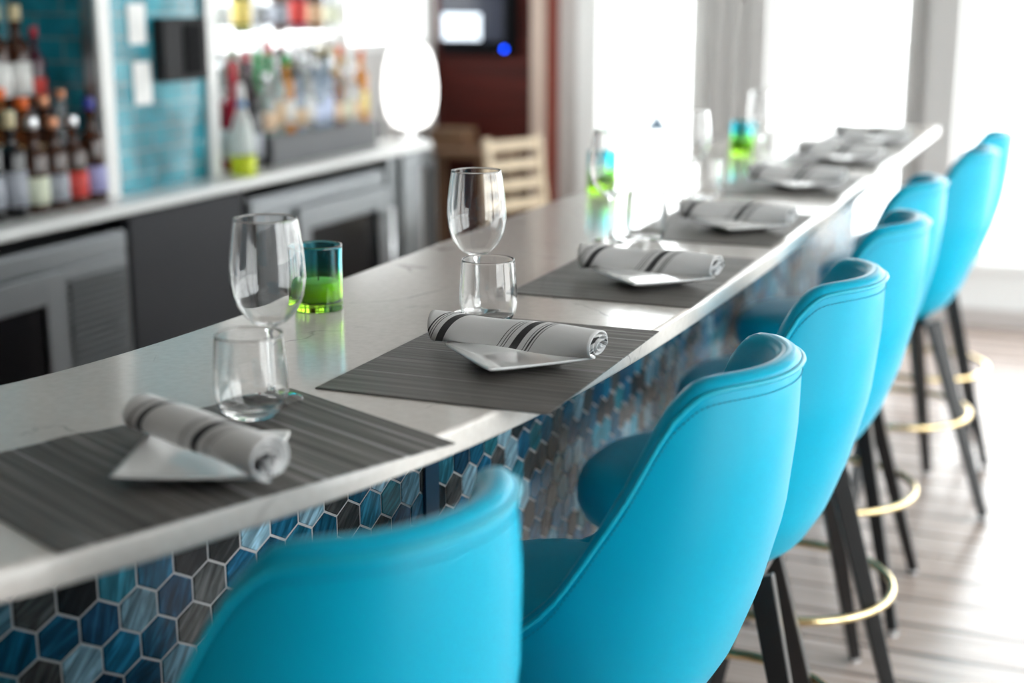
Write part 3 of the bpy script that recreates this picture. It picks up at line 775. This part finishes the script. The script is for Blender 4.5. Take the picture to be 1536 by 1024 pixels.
def make_stool():
    root = empty('bar_stool')
    sh, rim, stitch = stool_shell()
    sh.build('backrest_shell', M['blue_vinyl'], root, smooth=True)
    MB().tube(rim, .0036, 8, closed=True).build('piping', M['blue_piping'], root, smooth=True)
    st = MB()
    for i in range(len(stitch)):
        a, b2_ = stitch[i], stitch[(i + 1) % len(stitch)]
        n = max(2, int((b2_ - a).length / .0062))
        for k in range(n):
            p = a.lerp(b2_, (k + .2) / n); q = a.lerp(b2_, (k + .8) / n)
            st.beam(p, q, .0011, up=(0, 0, 1) if abs((q - p).normalized().z) < .9 else (1, 0, 0))
    st.build('stitching', M['thread'], root, weld=False, recalc=False)
    # cushion
    cu = MB(); NP = 64; prof = [(0, .668), (.86, .668), (.95, .676), (1, .70), (1, .722), (.97, .742), (.90, .753), (.75, .760), (.4, .764), (0.02, .765)]
    v = []; f = []
    for i in range(NP):
        a = 2 * PI * i / NP; n = 2.5; c_, s_ = math.cos(a), math.sin(a)
        ex = math.copysign(abs(c_) ** (2 / n), c_); ey = math.copysign(abs(s_) ** (2 / n), s_)
        for r_, z in prof:
            r_ = max(r_, .001)
            v.append((-.045 + ex * r_ * .205, ey * r_ * (.196 + .012 * (ex < 0)), z))
    m_ = len(prof)
    for i in range(NP):
        j = (i + 1) % NP
        for k in range(m_ - 1): f.append((i * m_ + k, j * m_ + k, j * m_ + k + 1, i * m_ + k + 1))
    f.append(tuple(i * m_ + m_ - 1 for i in range(NP)))
    cu.add(v, f); cu.build('seat_cushion', M['blue_vinyl'], root, smooth=True)
    MB().box(-.085, .085, -.085, .085, .580, .5965).build('mounting_plate', M['black_metal'], root, .006)
    for sx in (-1, 1):
        for sy in (-1, 1):
            lg = MB().beam((sx * .072, sy * .072, .590), (sx * .212, sy * .212, .012), .042, .027, up=(0, 1, 0)).build('leg', M['black_wood'], root, .003)
            MB().lathe([(.001, 0), (.012, 0), (.012, .014), (.001, .014)], 14, (sx * .213, sy * .213, 0)).build('glide', M['foot'], lg)
    MB().tube([(.222 * math.cos(2 * PI * k / 72), .222 * math.sin(2 * PI * k / 72), .30) for k in range(72)], .0095, 12, closed=True).build('footrest_ring', M['gold'], root, smooth=True)
    return root
stool0 = make_stool()
gs = 'turquoise bar stools along the counter'
spots = [(-.693, 1.112, -19, 0, 'turquoise bar stool nearest the camera, cut off at the bottom of the frame'),
         (-.553, 1.700, -2, 8, 'turquoise bar stool second from the front, its stitched rim in sharp focus'),
         (-.532, 2.300, 0, 8, 'turquoise bar stool third from the front, behind the sharply focused one'),
         (-.530, 2.930, 0, 22, 'turquoise bar stool fourth from the front'),
         (-.560, 3.600, 0, 0, 'turquoise bar stool fifth from the front, pushed closer in to the counter'),
         (-.490, 4.400, 0, 29, 'turquoise bar stool second from the window end, pulled out from the counter'),
         (-.480, 5.000, 0, 10, 'turquoise bar stool farthest from the camera, nearest the window')]
for i, (x, y, a, base_turn, lab) in enumerate(spots):
    s = stool0 if i == 0 else copy_tree(stool0)
    s.location = (x, y, 0); s.rotation_euler.z = R(a); tag(s, lab, 'bar stool', gs)
    for ch_ in s.children:          # the seat swivels on its four-legged base
        if ch_.name.split('.')[0] in ('leg', 'footrest_ring'): ch_.rotation_euler.z = R(base_turn - a)

# ------------------------------------------------------------------ place settings
def make_mat(bold=False, wavy=False):
    m_ = MB(); nx, ny = 8, 40; hx, hy = .1525, .2275
    v = []
    for s_ in (1, 0):
        for i in range(nx + 1):
            for j in range(ny + 1):
                x = -hx + 2 * hx * i / nx; y = -hy + 2 * hy * j / ny
                wv = (.0022 * max(0, math.sin(j * .55)) * (max(0, -x / hx)) ** 3 if wavy else 0)
                v.append((x, y, .0002 + .0016 * s_ + wv))
    n1 = (nx + 1) * (ny + 1); f = []
    for i in range(nx):
        for j in range(ny):
            a = i * (ny + 1) + j; b_ = a + ny + 1
            f.append((a, b_, b_ + 1, a + 1)); f.append((n1 + a, n1 + a + 1, n1 + b_ + 1, n1 + b_))
    for j in range(ny):
        f.append((j, j + 1, n1 + j + 1, n1 + j)); a = nx * (ny + 1) + j; f.append((a, n1 + a, n1 + a + 1, a + 1))
    for i in range(nx):
        a = i * (ny + 1); f.append((a, n1 + a, n1 + a + ny + 1, a + ny + 1)); a += ny; f.append((a, a + ny + 1, n1 + a + ny + 1, n1 + a))
    m_.add(v, f)
    return m_.mesh('placemat')
def make_plate():
    n = 28; hs = .0755; th = .0042
    def pt(i, j, s_):
        u = -1 + 2 * i / n; v_ = -1 + 2 * j / n
        r = max(abs(u), abs(v_)); k = min(1, max(0, (r - .52) / .48)); k = k * k * (3 - 2 * k) * .55 + k * .45
        cn = (abs(u) * abs(v_)) ** 2
        rnd = 1 - .012 * cn ** 8
        return (u * hs * rnd, v_ * hs * rnd, .0045 + .0110 * k + .001 * cn - (th * (1 if r < .97 else .7)) * s_)
    v = [pt(i, j, s_) for s_ in (0, 1) for i in range(n + 1) for j in range(n + 1)]
    n1 = (n + 1) ** 2; f = []
    for i in range(n):
        for j in range(n):
            a = i * (n + 1) + j; b_ = a + n + 1
            f.append((a, b_, b_ + 1, a + 1)); f.append((n1 + a, n1 + a + 1, n1 + b_ + 1, n1 + b_))
    for j in range(n):
        f.append((j, j + 1, n1 + j + 1, n1 + j)); a = n * (n + 1) + j; f.append((a, n1 + a, n1 + a + 1, a + 1))
    for i in range(n):
        a = i * (n + 1); f.append((a, n1 + a, n1 + a + n + 1, a + n + 1)); a += n; f.append((a, a + n + 1, n1 + a + n + 1, n1 + a))
    m_ = MB(); m_.add(v, f)
    me = m_.mesh('side_plate'); me.polygons.foreach_set('use_smooth', [True] * len(me.polygons)); me.materials.append(M['porcelain'])
    return me
def make_napkin(L, R0, material, seed, droop=0, squash=.86):
    """a cloth rolled into a spiral tube along local X, resting on z=0"""
    rr = random.Random(seed); NU = 46; TURN = 3.3; NV = int(36 * TURN); A0 = R(262) - TURN * 2 * PI
    def mid(u, w_):
        a = A0 + w_ * TURN * 2 * PI             # w 0 = inside, 1 = outer hem, which tucks under at the far side
        r = R0 * (.12 + .88 * w_)
        bulge = 1 + .05 * math.sin(3.1 * u * PI + seed) + .03 * math.sin(7 * u + 2 * a)
        ends = .0035 * math.sin(a * 1.0 + seed)
        x = -L / 2 + L * u + (ends + (1 - w_) * .009) * (1 if u > .5 else -1) * abs(2 * u - 1) ** 4
        r *= bulge
        y = math.cos(a) * r; z = math.sin(a) * r * squash
        hem = 0
        z += R0 * squash * 1.03 - droop * (abs(u - .42) * 2) ** 2.2
        y += .004 * math.sin(u * 2.5 + seed)
        return Vector((x, y, z))
    v = []; uv_ = []
    for i in range(NU + 1):
        for j in range(NV + 1):
            u = i / NU; w_ = j / NV
            v.append(mid(u, w_))
            uv_.append((L * u + .01, (w_ * TURN * 2 * PI) % (2 * PI) * R0 * .9))
    f = []; fu = []
    for i in range(NU):
        for j in range(NV):
            a = i * (NV + 1) + j; b_ = a + NV + 1
            f.append((a, b_, b_ + 1, a + 1))
    me = bpy.data.meshes.new('rolled_napkin'); me.from_pydata(v, [], f)
    ul = me.uv_layers.new(name='UVMap'); dat = []
    for i in range(NU):
        for j in range(NV):
            for di, dj in ((0, 0), (1, 0), (1, 1), (0, 1)):
                dat += [L * (i + di) / NU + .01, (((j + dj) / NV - 1) * TURN + 1) * 2 * PI * R0 * .9]
    ul.data.foreach_set('uv', dat)
    me.polygons.foreach_set('use_smooth', [True] * len(me.polygons)); me.materials.append(material)
    return me
mat_me = make_mat(); mat_me.materials.append(M['placemat'])
mat_me2 = make_mat(wavy=True); mat_me2.materials.append(M['placemat_bold'])
plate_me = make_plate()
nap2 = make_napkin(.243, .0235, M['napkin_fine'], 1)
nap1 = make_napkin(.226, .0245, M['napkin_broad'], 4, droop=.003)

# wine glass: bowl, stem and foot share their boundary rings
def prof_curve(pts, n=6):
    P = np.array(pts, float); Q = []
    for i in range(len(P) - 1):
        p0 = P[max(i - 1, 0)]; p1 = P[i]; p2 = P[i + 1]; p3 = P[min(i + 2, len(P) - 1)]
        for u in np.linspace(0, 1, n, endpoint=False):
            Q.append(tuple(.5 * ((2 * p1) + (-p0 + p2) * u + (2 * p0 - 5 * p1 + 4 * p2 - p3) * u * u + (-p0 + 3 * p1 - 3 * p2 + p3) * u ** 3)))
    Q.append(tuple(P[-1])); return Q
bo = prof_curve([(.0052, .088), (.013, .0915), (.028, .102), (.039, .121), (.0438, .145), (.0432, .170), (.0402, .196), (.0368, .2175)], 6)
bi = [(r - (.0011 if z > .12 else .0011 + (.12 - z) * .02), z) for r, z in reversed(bo) if r > .012]
bi = bi[:-3] + [(.013, .0955), (.001, .0945)]
wine_bowl = MB().lathe(bo + [(.0366, .2180), (.0361, .2180)] + bi, 48)
wine_stem = MB().lathe(prof_curve([(.0052, .088), (.0042, .080), (.0036, .055), (.0038, .025), (.0056, .010)], 5), 48)
wine_foot = MB().lathe(prof_curve([(.0056, .010), (.011, .0062), (.022, .0035), (.0345, .0018)], 5) + [(.0358, .0012), (.0358, .0004), (.0345, 0), (.001, .0006)], 48)
wb, ws, wf = wine_bowl.mesh('bowl', recalc=False), wine_stem.mesh('stem', recalc=False), wine_foot.mesh('foot', recalc=False)
def flip_out(me, want_up=False):
    bm = bmesh.new(); bm.from_mesh(me)
    f = max(bm.faces, key=lambda q: (Vector(q.calc_center_median()).xy.length))
    c_ = f.calc_center_median()
    if f.normal.x * c_.x + f.normal.y * c_.y < 0: bmesh.ops.reverse_faces(bm, faces=bm.faces)
    bm.to_mesh(me); bm.free()
for me in (wb, ws, wf):
    flip_out(me); me.polygons.foreach_set('use_smooth', [True] * len(me.polygons)); me.materials.append(M['glass'])
so = prof_curve([(.001, 0.0006), (.020, .0004), (.029, .003), (.0375, .014), (.0418, .030), (.0422, .048), (.0405, .072), (.0385, .0965)], 6)
si = [(r - .0013, z) for r, z in reversed(so) if z > .012]
si += [(.028, .0105), (.016, .0085), (.001, .008)]
tum = MB().lathe(so + [(.0382, .0970), (.0376, .0970)] + si, 48).mesh('stemless_glass', recalc=False); flip_out(tum)
tum.polygons.foreach_set('use_smooth', [True] * len(tum.polygons)); tum.materials.append(M['glass'])

def wine_glass(x, y, label):
    e = thing('wine_glass', label, 'wine glass', (x, y, z_mat(x, y)), random.uniform(0, 6), 'stemmed wine glasses along the bar')
    for n_, me in (('bowl', wb), ('stem', ws), ('foot', wf)): link(n_, me, None, e)
def stemless(x, y, label):
    o = link('stemless_glass', tum, None, None, loc=(x, y, z_mat(x, y))); o.rotation_euler.z = random.uniform(0, 6)
    tag(o, label, 'glass', 'stemless water glasses along the bar')
mats = [(-.8375, 1.189, 24.5)] + [(-.703, y, 0) for y in (1.700, 2.330, 2.930, 3.655, 4.300, 4.930)]
def z_mat(x, y):
    for mx_, my_, a in mats:
        ca_, sa_ = math.cos(R(-a)), math.sin(R(-a)); dx, dy = x - mx_, y - my_
        # mat long axis is local Y, rotated clockwise by a
        lx = dx * math.cos(R(a)) - dy * math.sin(R(a)); ly = dx * math.sin(R(a)) + dy * math.cos(R(a))
        if abs(lx) < .19 and abs(ly) < .265: return zt + .0024
    return zt + .0005
where = ['nearest the camera, at left foreground', 'second from the camera, behind the sharpest napkin', 'third from the camera', 'fourth from the camera', 'fifth from the camera', 'sixth from the camera', 'farthest from the camera, at window end']
for i, (x, y, a) in enumerate(mats):
    o = link('placemat', mat_me2 if i == 0 else mat_me, None, None, loc=(x, y, zt + .0003)); o.rotation_euler.z = -R(a)
    tag(o, ('grey woven placemat with bold stripes, ' if i == 0 else 'dark grey woven placemat on the bar, ') + where[i].replace(', behind the sharpest napkin', ''), 'placemat', 'grey placemats along the bar')
    px, py, pa = [(-.806, 1.161, 21), (-.671, 1.684, 46), (-.664, 2.275, 45), (-.661, 2.900, 44), (-.676, 3.620, 45), (-.676, 4.285, 43), (-.676, 4.915, 45)][i]
    o = link('side_plate', plate_me, None, None, loc=(px, py, zt + .0026)); o.rotation_euler.z = R(pa)
    tag(o, 'square white plate under a rolled napkin, ' + where[i].replace(', behind the sharpest napkin', ''), 'plate', 'square white plates on the placemats')
    o = link('rolled_napkin', nap1 if i == 0 else nap2, None, None)
    if i == 0:
        o.location = (-.806, 1.163, zt + .0200); o.rotation_euler = (0, 0, R(-23))
    else:
        o.location = (px - .012, py + .012, zt + .0158); o.rotation_euler = (0, 0, R(-6 + (i % 3) * 1.5))
    sm = o.modifiers.new('cloth thickness', 'SOLIDIFY'); sm.thickness = .0016; sm.offset = 0
    tag(o, ('white rolled napkin with soft grey stripes, ' if i == 0 else 'white rolled napkin with black stripes, ') + where[i].replace(', behind the sharpest napkin', ''), 'napkin', 'rolled striped napkins on the plates')

wg = [(-.875, 1.405), (-.838, 1.933), (-.862, 2.655), (-.86, 3.245), (-.86, 4.02), (-.86, 4.66)]
sg = [(-.860, 1.336), (-.795, 1.875), (-.800, 2.690), (-.845, 3.325), (-.825, 4.085), (-.83, 4.74)]
wl = ['nearest the camera', 'second from the camera', 'third from the camera, against the bright window', 'fourth from the camera', 'fifth from the camera', 'farthest from the camera']
for i, (x, y) in enumerate(wg): wine_glass(x, y, 'clear stemmed wine glass, ' + wl[i])
for i, (x, y) in enumerate(sg): stemless(x, y, 'clear stemless water glass, ' + wl[i])

# blue and green candle holders
ho = prof_curve([(.001, .0), (.033, .0), (.0372, .004), (.0376, .03), (.0374, .07), (.0380, .098)], 5)
hi_ = [(r - .0036, z) for r, z in reversed(ho) if z > .012] + [(.030, .0125), (.001, .012)]
hm = MB().lathe(ho + [(.0374, .1005), (.0352, .1005)] + hi_, 40).mesh('glass_cup', recalc=False); flip_out(hm)
hm.polygons.foreach_set('use_smooth', [True] * len(hm.polygons)); hm.materials.append(M['candle_glass'])
wax = MB().lathe([(.001, 0), (.0295, 0), (.031, .002), (.031, .030), (.029, .032), (.001, .0315)], 32).mesh('wax'); wax.polygons.foreach_set('use_smooth', [True] * len(wax.polygons)); wax.materials.append(M['wax'])
for i, (x, y, lab) in enumerate([(-1.084, 1.886, 'nearest the camera'), (-1.118, 3.369, 'behind the third wine glass'), (-1.0, 4.38, 'against the grey pillar')]):
    o = link('candle_holder', hm, None, None, loc=(x, y, zt + .0006))
    tag(o, 'glass candle holder blue above and green below, ' + lab, 'candle holder', 'blue and green candle holders')
    c_ = thing('votive_candle', 'pale wax candle inside the blue and green glass, ' + lab, 'candle', (x, y, zt + .0132), 0, 'votive candles')
    link('wax', wax, None, c_)
    MB().tube([(0, 0, .031), (.0005, 0, .040)], .0008, 6).build('wick', M['wick'], c_)

# ------------------------------------------------------------------ light
w = bpy.data.worlds.new('sky'); scn.world = w; w.use_nodes = True
t = w.node_tree; bg = t.nodes['Background']
tc = N(t, 'ShaderNodeTexCoord'); sp = N(t, 'ShaderNodeSeparateXYZ'); t.links.new(tc.outputs['Generated'], sp.inputs[0])
sky = ramp(t, sp.outputs['Z'], [(0, (1.0, .995, .985)), (.6, (.95, .97, 1.0))])
t.links.new(sky, bg.inputs['Color']); bg.inputs['Strength'].default_value = 3.9

vs = scn.view_settings
scn.display_settings.display_device = 'sRGB'
vs.view_transform = 'Standard'; vs.look = 'None'; vs.gamma = 1; vs.use_curve_mapping = False
vs.exposure = 1.0
scn.cycles.max_bounces = 14; scn.cycles.transmission_bounces = 12; scn.cycles.glossy_bounces = 6; scn.cycles.diffuse_bounces = 5; scn.cycles.transparent_max_bounces = 12
scn.cycles.sample_clamp_indirect = 6; scn.cycles.use_denoising = True; scn.cycles.blur_glossy = .5
